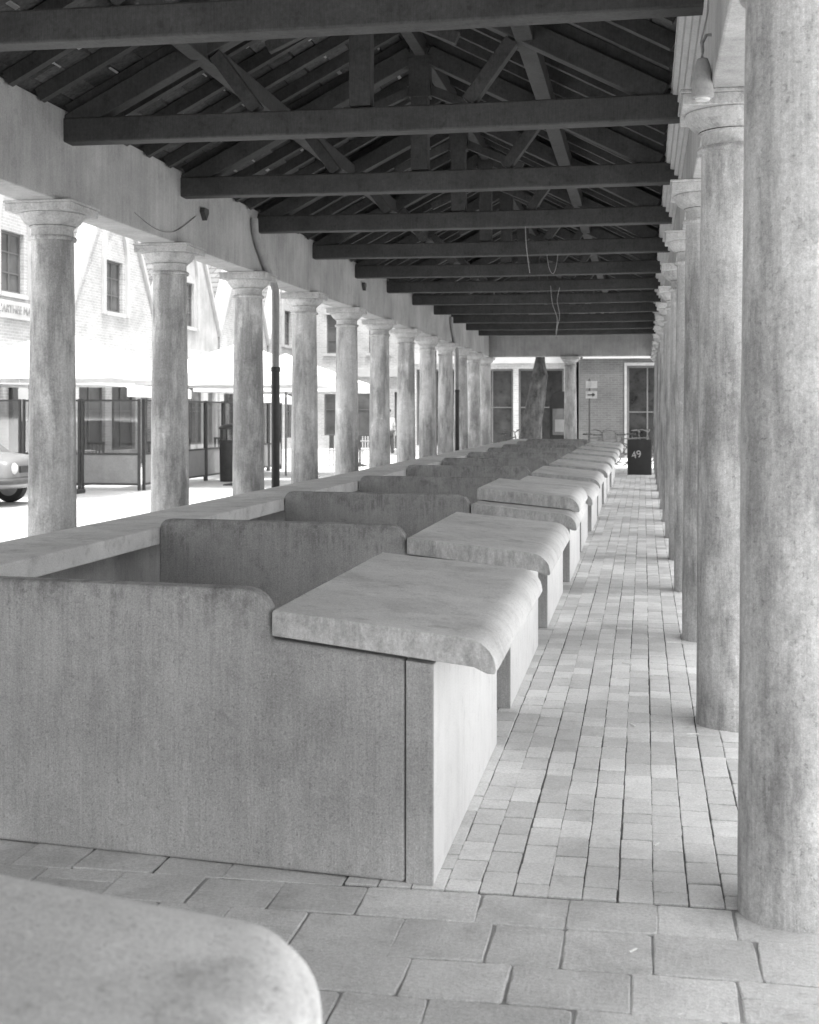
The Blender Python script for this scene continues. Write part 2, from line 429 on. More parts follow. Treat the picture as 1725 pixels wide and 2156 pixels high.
SY = [4.44+2.74*k for k in range(11)]
for k, y in enumerate(SY[1:]):
    s = copy_thing(st, (R.uniform(-.012,.012), y, R.uniform(-.004,.004)), rz=R.uniform(-.004,.004), label="bluestone fish stall with partition and sloping rounded slab")
    if k == 1:
        s["label"] = "fish stall with a second, raised slab on top"
        bm = BM(); prism(bm, [(x, z+.10) for x, z in slab_profile()], lambda x,z:(x, .42, z), lambda x,z:(x, 2.02, z)); mk("raised_slab", bm, M_slab, s, bevel=.008, smooth=45)
        for a in (.5, 1.8):
            bm = BM(); box(bm, -1.2, -.62, a, a+.1, .84, .88); mk("bearer", bm, M_stall, s)
ns = root("market_stall", (0,0,0), label="isolated stone slab on panels with rounded corner", cat="market stall", group="row of stone fish stalls")
bm = BM()
prof = [(x+.075 if x > -.65 else x, z+.035) for x, z in slab_profile()]
ys = [-.3, .2, .6, .9, 1.2, 1.4, 1.55, 1.66, 1.74, 1.80, 1.84, 1.865, 1.875]
rings = []
for y in ys:
    ring = []; rr = max(0, (y-1.55))/.325; dz = -.05*(1-math.sqrt(max(0, 1-max(0,(y-1.78)/.095)**2)))
    for i, (x, z) in enumerate(prof):
        top = 0 < i < 13
        xx = x - (.10*(1-math.sqrt(max(0, 1-rr**2.5))) if x > -.62 else 0)
        ring.append(bm.verts.new((xx, y+yk(x)*.5, z+(dz if top else 0)+R.uniform(-.0008,.0008))))
    rings.append(ring)
n = len(prof)
for a, b in zip(rings, rings[1:]):
    for i in range(n): bm.faces.new((a[i], a[(i+1)%n], b[(i+1)%n], b[i]))
bm.faces.new(rings[0]); bm.faces.new(rings[-1])
mk("slab", bm, M_slab, ns, smooth=60)
bm = BM(); box(bm, -.80, -.70, -.25, 1.6, 0, .775); mk("side_panel", bm, M_litside, ns, bevel=.006)
bm = BM(); box(bm, -1.25, -1.15, -.25, 1.6, 0, .82); mk("back_panel", bm, M_stall, ns, bevel=.006)
lg = root("stone_ledge", (0,0,0), label="long low stone ledge running behind the stalls", cat="ledge")
y = 4.85
while y < 34.5:
    l = 2.74; bm = BM(); box(bm, -3.30, -2.80, y+.003, min(y+l,34.6)-.003, .83, .93+R.uniform(-.003,.003)); y += l
    mk("coping", bm, M_slab, lg, bevel=.008)
bm = BM(); box(bm, -3.24, -3.14, 4.9, 34.5, 0, .826); mk("low_wall", bm, M_stall, lg)

# ---------------------------------------------------------------- downpipes, lamps, cables
def downpipe(y, lab):
    r = root("downpipe", (-4.34, y, 0), label=lab, cat="downpipe", group="rainwater downpipes")
    bm = BM(); tube(bm, [(0,-.75,3.80),(0,-.73,3.66),(.0,-.62,3.54),(.0,-.45,3.42),(.0,-.28,3.30),(.02,-.06,3.16),(.03,.02,3.06),(.03,.03,2.86),(.03,.03,2.1)], .045, 12); mk("upper_pipe", bm, M_zinc, r, smooth=60)
    bm = BM(); tube(bm, [(.03,.03,2.14),(.03,.03,.0)], .050, 12); lathe(bm, [(.052,2.09),(.058,2.10),(.058,2.14),(.052,2.15)], 14, (.03,.03)); mk("cast_iron_boot", bm, M_metal, r, smooth=40)
downpipe(15.25, "bent pale downpipe with dark lower section beside column")
downpipe(15.25+15.6, "bent pale downpipe with dark lower section beside column")

wl = root("wall_lamp", (.285, 6.70, 0), label="small bell-shaped lamp hung from lintel wall", cat="lamp")
bm = BM(); lathe(bm, [(.012,3.35),(.026,3.345),(.038,3.31),(.048,3.24),(.055,3.17),(.053,3.155),(.045,3.15)], 24); mk("lamp_shade", bm, M_zinc, wl, smooth=50)
bm = BM(); tube(bm, [(0,0,3.35),(0,0,3.38),(.0,.02,3.43),(.02,.03,3.47),(.045,.03,3.47)], .008, 8); mk("bracket", bm, M_zinc, wl, smooth=50)
bm = BM(); tube(bm, [(.0,0,3.36),(-.01,-.02,3.42),(.02,-.02,3.55),(.035,0,3.74)], .004, 6); mk("lead", bm, M_zinc, wl, smooth=50)
bm = BM(); lathe(bm, [(.034,3.14),(.038,3.1499)], 20); mk("lamp_glass", bm, M_frame, wl, smooth=50)
cl = root("ceiling_lamp", (-2.2, 9.9, 0), label="small round metal lamp fixed under the ridge", cat="lamp")
bm = BM(); lathe(bm, [(.055,4.62),(.075,4.63),(.08,4.66),(.05,4.70),(.02,4.72)], 24); tube(bm, [(0,0,4.72),(0,0,4.95)], .012, 8); mk("lamp_housing", bm, M_white, cl, smooth=50)
def cable(pts, lab, r=.006):
    P = [Vector(p) for p in pts]; q = []
    for i in range(len(P)-1):
        a = P[max(i-1,0)]; b = P[i]; c = P[i+1]; d = P[min(i+2,len(P)-1)]
        for t in (0,.2,.4,.6,.8):
            q.append(.5*((2*b)+(c-a)*t+(2*a-5*b+4*c-d)*t*t+(3*b-a-3*c+d)*t**3))
    q.append(P[-1]); bm = BM(); tube(bm, q, r, 6); mk("hanging_cable", bm, M_sign, None, smooth=60, label=lab, cat="cable", group="loose cables under the roof")
cable([(-1.30,14.8,3.72),(-1.29,14.78,3.5),(-1.27,14.8,3.3),(-1.25,14.8,3.16)], "thin loose cable dangling from a tie beam", .005)
cable([(-1.55,22.5,3.75),(-1.52,22.5,3.45),(-1.44,22.5,3.2),(-1.46,22.5,2.95),(-1.43,22.5,2.84)], "thin loose cable dangling from a tie beam")
cable([(-1.4,22.52,3.72),(-1.44,22.52,3.5),(-1.40,22.52,3.25),(-1.44,22.52,3.05),(-1.46,22.5,2.84)], "thin loose cable dangling from a tie beam", .006)
cable([(-1.25,17.4,3.70),(-1.22,17.4,3.5),(-1.17,17.4,3.42),(-1.13,17.4,3.5),(-1.1,17.4,3.70)], "looped cable sagging between tie beams", .004)
cable([(-4.372,11.0,3.35),(-4.372,11.5,3.28),(-4.372,12.0,3.32),(-4.372,12.6,3.55)], "thin wire tacked across the plaster wall", .004)
for y in (12.75, 20.5):
    bm = BM(); prism(bm, [(0,3.66),(.13,3.66),(.14,3.62),(.085,3.56),(.07,3.54),(.05,3.56),(-.01,3.62)], lambda a,z,y=y:(-4.377,y+a,z), lambda a,z,y=y:(-4.33,y+a,z))
    mk("iron_bracket", bm, M_metal, None, label="small dark shield-shaped bracket on plaster wall", cat="bracket", group="dark wall brackets")
for x, y, s in ((-.10,8.6,.04),(-.05,6.9,.03),(.24,6.75,.03),(-.03,4.0,.018),(.05,5.0,.02),(-.35,10.4,.03)):
    bm = BM(); a = R.uniform(0,3); dx = math.cos(a)*s; dy = math.sin(a)*s
    prism(bm, [(x-dx,y-dy),(x+dx,y+dy),(x+dx-dy*.3,y+dy+dx*.3),(x-dx-dy*.3,y-dy+dx*.3)], lambda a,b:(a,b,.004), lambda a,b:(a,b,.008))
    mk("paper_scrap", bm, M_canvas, None, label="tiny white paper scrap lying on the paving", cat="litter", group="paper scraps on the floor")

# ---------------------------------------------------------------- houses
def text_mesh(s, size, name, mat, parent, loc, rot=(math.radians(90),0,0), **kw):
    cu = bpy.data.curves.new(name, 'FONT'); cu.body = s; cu.size = size; cu.extrude = .01; cu.align_x = 'CENTER'; cu.align_y = 'CENTER'
    tmp = bpy.data.objects.new("tmp_text", cu); COL.objects.link(tmp); bpy.context.view_layer.update()
    dg = bpy.context.evaluated_depsgraph_get(); me = bpy.data.meshes.new_from_object(tmp.evaluated_get(dg))
    bpy.data.objects.remove(tmp); me.materials.clear(); me.materials.append(mat); me.name = name
    o = bpy.data.objects.new(name, me); COL.objects.link(o); o.location = loc; o.rotation_euler = rot
    if parent: o.parent = parent
    meta(o, **kw); return o
def window(par, x0, x1, z0, z1, fm, cols=2, rows=3, kind="window", arch=False, pane=None):
    w = root(kind, (x0, .0, z0)); w.parent = par; W = x1-x0; H = z1-z0
    bm = BM(); t = .07
    box(bm, 0, t, .10, .18, 0, H); box(bm, W-t, W, .10, .18, 0, H); box(bm, t, W-t, .102, .178, 0, t); box(bm, t, W-t, .102, .178, H-t, H)
    for i in range(1, cols): c = W*i/cols; box(bm, c-.025, c+.025, .11, .17, t, H-t)
    for i in range(1, rows): c = H*i/rows; box(bm, t, W-t, .115, .165, c-.02, c+.02)
    mk("frame", bm, fm, w)
    bm = BM(); box(bm, .01, W-.01, .14, .15, .01, H-.01); mk("pane", bm, pane or M_pane, w)
    if kind == "window":
        bm = BM(); box(bm, -.12, W+.12, -.08, .098, -.12, -.002); mk("sill", bm, M_trim, w)
        if arch:
            cx = W/2; ri = W/2+.20; ro = ri+.2; pts = [(cx+ro,-.1)]
            for i in range(13): a = math.pi*i/12; pts.append((cx+ro*math.cos(a), H+.0+ro*1.5*math.sin(a)))
            pts += [(cx-ro,-.1),(cx-ri,-.1)]
            for i in range(13): a = math.pi*(12-i)/12; pts.append((cx+ri*math.cos(a), H+.0+ri*1.5*math.sin(a)))
            pts += [(cx+ri,-.1)]
            q = len(pts)//2; bm = BM()
            for i in range(q-1): prism(bm, [pts[i],pts[i+1],pts[2*q-2-i],pts[2*q-1-i]], lambda x,z:(x,-.09,z), lambda x,z:(x,-.002,z))
            bmesh.ops.remove_doubles(bm, verts=bm.verts, dist=.001)
            mk("arch_surround", bm, M_trim, w)
        else:
            bm = BM(); box(bm, -.12, W+.12, -.04, -.002, H+.002, H+.2); mk("lintel", bm, M_trim, w)
    return w
def house(name, loc, rz, w, h, depth, ops, gable, wm, label, sign=None, arches=False, band=None, fm=M_frame, awn=None, sx=None, ssz=.3, sf=None, pane=None):
    r = root(name, loc, rz, label=label, cat="house")
    bm = BM()
    body = [o for o in ops if o[3] <= h]; gops = [o for o in ops if o[3] > h]
    xs = sorted({0, w}|{o[0] for o in body}|{o[1] for o in body}); zs = sorted({0, h}|{o[2] for o in body}|{o[3] for o in body})
    for xa, xb in zip(xs, xs[1:]):
        for za, zb in zip(zs, zs[1:]):
            cx = (xa+xb)/2; cz = (za+zb)/2
            if any(o[0] < cx < o[1] and o[2] < cz < o[3] for o in body): continue
            box(bm, xa, xb, 0, .3, za, zb)
    box(bm, 0, w, .301, depth, 0, h)
    K = 1.45
    if gable == "steep":
        fy = lambda x,z:(x,0,z); by = lambda x,z:(x,.3,z); ap = h+w/2*K
        zz = lambda x: h+min(x, w-x)*K
        if gops:
            xa, xb, za, zb = gops[0][:4]
            prism(bm, [(0,h),(xa,h),(xa,zz(xa))], fy, by); prism(bm, [(xb,h),(w,h),(xb,zz(xb))], fy, by)
            if za > h: box(bm, xa, xb, 0, .3, h, za)
            prism(bm, [(xa,zb),(xb,zb),(xb,zz(xb)),(w/2,ap),(xa,zz(xa))], fy, by)
            box(bm, xa-.2, xb+.2, .301, .5, h, zb+.2)
        else: prism(bm, [(0,h),(w,h),(w/2,ap)], fy, by)
    if gable == "step":
        n = 5; y = h
        for i in range(n):
            a = w*.5*(i/n)*.9; box(bm, a, w-a, 0, .32, y, y+w*.5*1.35/n); y += w*.5*1.35/n
    mk("wall", bm, wm, r)
    bm = BM()
    if gable == "steep":
        prism(bm, [(-.05,h+.002),(w/2,ap-.06),(w+.05,h+.002)], lambda x,z:(x,.52,z), lambda x,z:(x,depth,z))
    elif gable == "step":
        prism(bm, [(0,h+.002),(w,h+.002),(w/2,h+w/2*1.15)], lambda x,z:(x,.33,z), lambda x,z:(x,depth,z))
    else:
        prism(bm, [(-.3,h+.002),(depth+.1,h+.002),(depth/2,h+depth*.45)], lambda y,z:(.02,y,z), lambda y,z:(w-.02,y,z))
    mk("roof", bm, M_tile, r)
    if gable == "steep":
        bm = BM()
        prism(bm, [(-.12,h-.05),(w/2,ap+.05),(w+.12,h-.05),(w+.12,h+.2),(w/2,ap+.35),(-.12,h+.2)], lambda x,z:(x,-.10,z), lambda x,z:(x,.45,z))
        mk("gable_coping", bm, M_trim, r)
    for o in ops:
        kd = o[4]
        if kd == "door":
            d = root("door", (o[0],0,0)); d.parent = r; bm = BM(); W = o[1]-o[0]; H = o[3]
            box(bm, .01, W-.01, .14, .19, .01, H-.01); box(bm, .12, W-.12, .12, .1395, .2, H*.45); box(bm, .12, W-.12, .12, .1395, H*.5, H-.15); mk("leaf", bm, M_dframe, d)
            bm = BM(); box(bm, W-.16, W-.12, .07, .138, 1.0, 1.14); mk("handle", bm, M_zinc, d)
        elif kd == "shop":
            wd = window(r, o[0], o[1], o[2], o[3], sf or M_dframe, 2, 2, "shop_window", pane=pane)
            if sf:
                W = o[1]-o[0]; H = o[3]-o[2]; bm = BM()
                prism(bm, [(-.10,0),(-.10,H+.12),(W+.10,H+.12),(W+.10,0),(W+.01,0),(W+.01,H+.01),(-.01,H+.01),(-.01,0)], lambda x,z:(x,-.05,z), lambda x,z:(x,-.002,z)); mk("surround", bm, M_zinc, wd)
        else: window(r, o[0], o[1], o[2], o[3], fm, 2, 3, arch=arches)
    if band:
        bm = BM(); box(bm, .15, w-.15, -.12, -.003, band[0], band[1]); f = mk("fascia", bm, M_trim, r, bevel=.01)
        if sign: text_mesh(sign, ssz, "lettering", M_sign, f, (sx or w/2, -.131, (band[0]+band[1])/2))
    if awn:
        bm = BM(); x0, x1, z = awn
        prism(bm, [(-.003,z),(-1.5,z-.75),(-1.5,z-1.0),(-1.52,z-1.0),(-1.52,z-.73),(-.003,z+.03)], lambda y,q:(x0,y,q), lambda y,q:(x1,y,q)); mk("awning", bm, M_canvas, r)
    return r
H90 = math.pi/2
y = 28.8
specs = [
 (M_houseA, "brick_house", "pale brick gabled house with arched window and shop sign", "L'ARTHEE MARCH", (4.05,4.5), None),
 (M_houseA, "brick_house", "brick house with steep gable and canvas awning", None, None, (.4,5.8,3.1)),
 (M_houseC, "rendered_house", "rendered house with steep coped gable", None, (3.6,3.9), None),
 (M_houseA, "brick_house", "pale brick house with steep pointed gable", None, None, (.3,5.2,3.0)),
 (M_houseA, "brick_house", "pale brick house with tall arched gable window", None, (3.5,3.8), None)]
for i, (wm, nm, lab, sg, bd, aw) in enumerate(specs):
    w = 6.7
    ops = [(.5, 2.4, .5, 2.9, "shop"), (2.9, 4.8, .5, 2.9, "shop"), (5.3, 6.2, 0, 2.5, "door"), (2.5, 3.75, 4.72, 6.3, "window")]
    house(nm, (-16, y, -.03), H90, w-.25, 4.6, 9, ops, "steep", wm, lab, sg, True, bd, M_dframe, aw, sx=3.3, ssz=.30)
    y += w
def upper(w, n, z0, z1, ww): return [((w*(i+.5)/n)-ww/2, (w*(i+.5)/n)+ww/2, z0, z1, "window") for i in range(n)]
x = -15.0
specs2 = [(6.0,8.0,"step",M_houseA,"brick town house with stepped gable across the street"),
 (5.0,7.5,"flat",M_houseB,"dark brick town house with wide shop window"),
 (5.2,8.2,"flat",M_houseB,"grey brick house with wide shop window")]
for w, h, g, wm, lab in specs2:
    ops = [(.4, w*.5, .6, 3.0, "shop"), (w*.62, w*.62+1.1, 0, 2.6, "door")]+upper(w, 3, 4.4, 6.2, .95)
    house("town_house", (x, 60, -.03), 0, w-.05, h, 9, ops, g, wm, lab, None, False, (3.3,3.7), fm=M_dframe); x += w
ops = [(.4,2.3,.4,3.3,"shop"),(2.5,4.1,.4,3.3,"shop"),(4.3,6.0,.4,3.3,"shop")]+upper(6.5,3,4.8,6.6,1.1)
house("corner_shop", (-8.95, 50, -.03), 0, 6.4, 8.5, 8, ops, "flat", M_houseA, "brick shop with three large dark windows", None, False, (3.5,3.9), fm=M_dframe, pane=M_dpane)
ops = [(1.75,3.2,0,3.35,"shop"),(3.8,5.2,.5,3.2,"shop")]+upper(5.5,2,4.8,6.6,1.1)
house("corner_shop", (-2.35, 49, -.03), 0, 5.5, 8.5, 8, ops, "flat", M_houseB, "brick corner shop with tall dark framed doorway", None, False, (3.62,4.0), fm=M_dframe, sf=M_dframe, pane=M_dpane)

# ---------------------------------------------------------------- street furniture
def parasol():
    r = root("parasol", label="broad square white cafe parasol over terrace", cat="parasol", group="white cafe parasols")
    bm = BM(); h = 1.85; z0, z1 = 2.50, 3.28
    for k in range(4):
        a = math.pi/2*k; c, s = math.cos(a), math.sin(a)
        def T(x, y, z): return (x*c-y*s, x*s+y*c, z)
        N = 8; prev = None
        for i in range(N+1):
            t = i/N; zz = z1+(z0-z1)*(t**.9); sag = -.03*math.sin(math.pi*t)
            row = [T(h*t, h*t*(2*j/4-1), zz+sag*(1-abs(2*j/4-1))) for j in range(5)]
            row = [bm.verts.new(p) for p in row]
            if prev:
                for j in range(4): bm.faces.new((prev[j], prev[j+1], row[j+1], row[j]))
            prev = row
        low = [bm.verts.new(T(h+.005, h*(2*j/4-1), z0-.24-.02*(j%2))) for j in range(5)]
        for j in range(4): bm.faces.new((prev[j], prev[j+1], low[j+1], low[j]))
    bmesh.ops.remove_doubles(bm, verts=bm.verts, dist=.0005)
    mk("canopy", bm, M_canvas, r)
    bm = BM(); tube(bm, [(0,0,.05),(0,0,3.26)], .03, 12)
    for a in range(8):
        t = a*math.pi/4; l = 1.80*(1.414 if a % 2 else 1); tube(bm, [(0,0,3.18),(math.cos(t)*l, math.sin(t)*l, 2.44)], .012, 6)
    mk("pole", bm, M_wood2, r)
    bm = BM(); box(bm, -.35,.35,-.35,.35,-.03,.05); mk("base", bm, M_metal, r, bevel=.02)
    return r
p0 = parasol(); p0.location = (-11.6, 25.3, 0)
for x, y, z in ((-14.3,29.4,0),(-9.0,29.1,-.05),(-9.2,33.6,-.12)): copy_thing(p0, (x, y, z), rz=R.uniform(-.04,.04))
def windbreak():
    r = root("glass_windbreak", label="dark framed glass windbreak panel around terrace", cat="windbreak", group="glass windbreak panels")
    bm = BM()
    for x in (0, 1.26): box(bm, x, x+.05, -.03, .03, -.03, 1.9)
    for z in (.08, .72, 1.85): box(bm, .051, 1.259, -.025, .025, z, z+.04)
    mk("frame", bm, M_metal, r)
    bm = BM(); box(bm, .051, 1.259, -.01, .01, .121, .719); mk("lower_panel", bm, M_sign, r)
    bm = BM(); box(bm, .051, 1.259, -.004, .004, .761, 1.849); mk("pane", bm, M_glass, r)
    return r
w0 = windbreak(); w0.location = (-11.76, 26.6, 0)
copy_thing(w0, (-13.1, 26.6, 0))
copy_thing(w0, (-14.45, 26.6, 0))
for k in range(8): copy_thing(w0, (-10.42, 26.7+1.36*k, 0), rz=H90)
def table():
    r = root("cafe_table", label="small round cafe table on a single pedestal", cat="table", group="terrace tables")
    bm = BM(); lathe(bm, [(.35,.72),(.36,.73),(.36,.75),(.35,.76)], 28); mk("top", bm, M_wood2, r)
    bm = BM(); lathe(bm, [(.22,-.03),(.22,.0),(.05,.04),(.03,.1),(.03,.719)], 16); mk("pedestal", bm, M_metal, r, smooth=40)
    return r
def chair():
    r = root("cafe_chair", label="dark slatted cafe chair by terrace table", cat="chair", group="terrace chairs")
    bm = BM(); box(bm, -.22,.22,-.22,.22,.44,.47); mk("seat", bm, M_wood2, r, bevel=.01)
    bm = BM()
    for i in range(5): box(bm, -.19+i*.085, -.15+i*.085, .19, .21, .52, .8815)
    box(bm, -.22,.22,.188,.212,.881,.93); mk("backrest", bm, M_metal, r)
    for x in (-.2,.2):
        for yy in (-.2,.2):
            bm = BM(); tube(bm, [(x,yy,-.03),(x*.95,yy,.44)] if yy < 0 else [(x,yy,-.03),(x,yy,.92)], .014, 8); mk("leg", bm, M_metal, r)
    return r
ta = table(); ta.location = (-12.6, 28.4, 0); ch = chair(); ch.location = (-12.6, 29.1, 0)
for x, y in ((-11.4,30.9),(-12.3,33.6),(-11.6,36.5),(-8.6,40.0)): copy_thing(ta, (x, y, 0))
for x, y, a in ((-12.6,27.7,3.1),(-11.4,31.6,0),(-11.4,30.2,3.2),(-12.3,34.3,.2),(-12.3,32.9,3),(-11.6,37.2,0),(-11.6,35.8,3.1),(-8.6,40.8,0),(-8.6,39.3,3.1),(-9.3,40.0,1.5)): copy_thing(ch, (x, y, 0), rz=a)
b = root("litter_bin", (-9.75, 30.6, 0), label="tall dark street litter bin with open hood", cat="litter bin")
bm = BM(); lathe(bm, [(.24,-.03),(.25,0),(.26,.9),(.28,.92),(.28,.96)], 20); mk("body", bm, M_metal, b, smooth=40)
bm = BM(); lathe(bm, [(.28,1.22),(.28,1.25),(.2,1.32),(.05,1.35)], 20)
for a in range(4): tube(bm, [(.25*math.cos(a*H90+.7),.25*math.sin(a*H90+.7),.95),(.25*math.cos(a*H90+.7),.25*math.sin(a*H90+.7),1.23)], .02, 8)
mk("hood", bm, M_metal, b, smooth=40)
po = root("framed_poster", (-15.88, 31.6, 1.3), H90, label="framed poster of a figure on the house front", cat="poster")
bm = BM(); box(bm, 0,1.1,-.06,-.02,0,1.6); mk("frame", bm, M_metal, po)
bm = BM(); prism(bm, [(.3,.1),(.8,.1),(.85,.9),(.72,1.05),(.66,1.35),(.55,1.42),(.44,1.35),(.38,1.05),(.25,.9)], lambda x,z:(x,-.066,z), lambda x,z:(x,-.0605,z)); mk("print", bm, M_trim, po)

car = root("parked_car", (-12.75, 22.0, 0), 0, label="grey parked car with dark bumper on sunny street", cat="car")
def loft(bm, secs):
    rings = [[bm.verts.new(p) for p in s] for s in secs]; n = len(secs[0])
    for a, b2 in zip(rings, rings[1:]):
        for i in range(n): bm.faces.new((a[i], a[(i+1)%n], b2[(i+1)%n], b2[i]))
    bm.faces.new(rings[0]); bm.faces.new(rings[-1][::-1])
def sec(x, w, z0, z1):
    return [(x,-w*.92,z0),(x,-w,z0+.12),(x,-w,z1-.15),(x,-w*.88,z1-.03),(x,0,z1+.02),(x,w*.88,z1-.03),(x,w,z1-.15),(x,w,z0+.12),(x,w*.92,z0)]
bm = BM(); loft(bm, [sec(-2.0,.62,.42,.80),sec(-1.9,.76,.28,.90),sec(-1.2,.82,.22,.95),sec(0,.83,.2,.94),sec(1.0,.82,.22,.93),sec(1.7,.80,.24,.90),sec(1.98,.76,.28,.84),sec(2.03,.70,.32,.80)])
o = mk("body", bm, M_paint, car, smooth=50); sb = o.modifiers.new("s", 'SUBSURF'); sb.levels = 1; sb.render_levels = 2
bm = BM(); loft(bm, [[(x,-w,z),(x,-w*tw,z+hh),(x,w*tw,z+hh),(x,w,z)] for x, w, z, hh, tw in ((-1.75,.72,.86,.02,.98),(-1.1,.76,.88,.46,.78),(-.2,.78,.88,.52,.78),(.75,.76,.88,.46,.78),(1.35,.72,.86,.02,.98))])
mk("cabin_glass", bm, M_pane, car, smooth=40)
bm = BM(); loft(bm, [[(x,-w,z),(x,-w,z+.03),(x,w,z+.03),(x,w,z)] for x, w, z in ((-1.12,.58,1.33),(-.6,.6,1.39),(-.2,.6,1.40),(.76,.58,1.335))]); mk("roof_panel", bm, M_paint, car, smooth=40)
for x in (-1.3, 1.3):
    for s in (-1, 1):
        wh = root("wheel", (x, s*.76, .28)); wh.parent = car
        def ring(prof):
            bm = BM(); lathe(bm, prof, 28)
            bmesh.ops.rotate(bm, verts=bm.verts, cent=(0,0,0), matrix=Matrix.Rotation(H90, 3, 'X')); return bm
        mk("tyre", ring([(.2,-.09),(.29,-.09),(.31,-.05),(.31,.05),(.29,.09),(.2,.09)]), M_rubber, wh, smooth=40)
        mk("rim", ring([(.05,-.10),(.19,-.095),(.198,-.05),(.198,.05),(.19,.095),(.05,.10)]), M_zinc, wh, smooth=40)
for s in (-1, 1):
    bm = BM(); lathe(bm, [(.10,-.03),(.10,.04),(.07,.07),(.02,.085)], 20); bmesh.ops.rotate(bm, verts=bm.verts, cent=(0,0,0), matrix=Matrix.Rotation(H90, 3, 'Y'))
    mk("headlight", bm, M_frame, car, loc=(1.98, s*.52, .64), smooth=40)
bm = BM(); tube(bm, [(1.85,-.83,.42),(2.06,-.74,.42),(2.12,0,.42),(2.06,.74,.42),(1.85,.83,.42)], .055, 10); mk("bumper", bm, M_metal, car, smooth=50)
bm = BM(); box(bm, 2.0, 2.06, -.36, .36, .56, .68); mk("grille", bm, M_black, car, bevel=.01)
bm = BM(); tube(bm, [(1.1,-.76,.92),(1.1,-.95,.98)], .012, 8); box(bm, 1.04,1.10,-1.05,-.88,.94,1.06); mk("mirror", bm, M_metal, car)

def bicycle():
    r = root("bicycle", label="parked bicycle leaning at the gallery end", cat="bicycle", group="parked bicycles")
    for x in (-.52, .52):
        wh = root("wheel", (x,0,.32)); wh.parent = r
        bm = BM(); N = 28; tube(bm, [(.32*math.cos(2*math.pi*i/N),0,.32*math.sin(2*math.pi*i/N)) for i in range(N+1)], .018, 8); mk("tyre", bm, M_rubber, wh, smooth=60)
        bm = BM()
        for i in range(12): a = math.pi*2*i/12; tube(bm, [(0,0,0),(.31*math.cos(a),0,.31*math.sin(a))], .002, 4)
        mk("spokes", bm, M_zinc, wh)
    bm = BM()
    for p in ([(-.52,0,.32),(-.18,0,.82)],[(-.52,0,.32),(-.08,0,.3)],[(-.08,0,.3),(-.2,0,.9)],[(-.08,0,.3),(.38,0,.78)],[(-.18,0,.82),(.36,0,.84)],[(.52,0,.32),(.34,0,.95)]): tube(bm, p, .018, 8)
    mk("frame", bm, M_metal, r, smooth=40)
    bm = BM(); tube(bm, [(.12,-.3,1.08),(.3,-.28,1.1),(.36,-.08,1.04),(.34,0,1.0),(.36,.08,1.04),(.3,.28,1.1),(.12,.3,1.08)], .014, 8); tube(bm, [(.34,0,.93),(.34,0,1.02)], .016, 8); mk("handlebar", bm, M_metal, r, smooth=50)
    bm = BM(); prism(bm, [(-.36,-.09),(-.34,-.11),(-.2,-.05),(-.06,-.02),(-.06,.02),(-.2,.05),(-.34,.11),(-.36,.09)], lambda x,y:(x,y,.93), lambda x,y:(x,y,.98)); mk("saddle", bm, M_black, r, bevel=.015)
    return r
bk = bicycle(); bk.location = (-1.2, 41.8, -.03); bk.rotation_euler = (0,0,.3)
for x, y, a in ((-.5,42.6,.1),(-.2,43.8,-.4),(-1.6,43.2,.7),(-4.4,43.5,.9)): copy_thing(bk, (x, y, -.03), rz=a)
nb = root("number_board", (-.42, 35.0, 0), label="dark board with white number 49 standing in aisle", cat="sign")
bm = BM(); box(bm, 0,.62,0,.05,0,.92); mk("panel", bm, M_black, nb, bevel=.01)
text_mesh("49", .26, "numerals", M_trim, nb, (.23,-.012,.52), rot=(math.radians(90),math.radians(-12),0))
rs = root("road_sign", (-1.80, 45.0, 0), label="street pole with small grey arrow plates", cat="sign")
bm = BM(); tube(bm, [(0,0,-.03),(0,0,2.75)], .03, 10); mk("pole", bm, M_metal, rs)
for z in (2.10, 2.44):
    bm = BM(); box(bm, -.12,.26,-.06,-.04,z,z+.24); mk("arrow_plate", bm, M_sign, rs)
bm = BM(); prism(bm, [(-.06,2.20),(.10,2.20),(.10,2.15),(.20,2.22),(.10,2.29),(.10,2.24),(-.06,2.24)], lambda x,z:(x,-.067,z), lambda x,z:(x,-.0605,z)); mk("arrow", bm, M_black, rs)
pc = root("display_case", (-3.0, 43.0, 0), label="dark arched display case holding a picture", cat="display case")
bm = BM(); prism(bm, [(0,0),(.85,0),(.85,2.0)]+[(.425+.425*math.cos(math.pi*i/8),2.0+.3*math.sin(math.pi*i/8)) for i in range(1,8)]+[(0,2.0)], lambda x,z:(x,0,z), lambda x,z:(x,.25,z)); mk("case", bm, M_black, pc)
bm = BM(); box(bm, .1,.75,-.03,-.003,.9,1.75); mk("picture", bm, M_dframe, pc)
bm = BM(); box(bm, .18,.67,-.04,-.0305,1.0,1.4); mk("print", bm, M_sign, pc)
for x, y in ((-6.6,44.0),(-7.5,50.0-2)):
    r = root("street_lamp", (x,y,0), label="slim dark street lamp post with small lantern", cat="street lamp", group="street lamps")
    bm = BM(); tube(bm, [(0,0,-.03),(0,0,4.2)], .06, 12, .035); mk("post", bm, M_metal, r, smooth=40)
    bm = BM(); lathe(bm, [(.06,4.2),(.14,4.3),(.2,4.65),(.05,4.8),(.02,4.9)], 8); mk("lantern", bm, M_zinc, r)

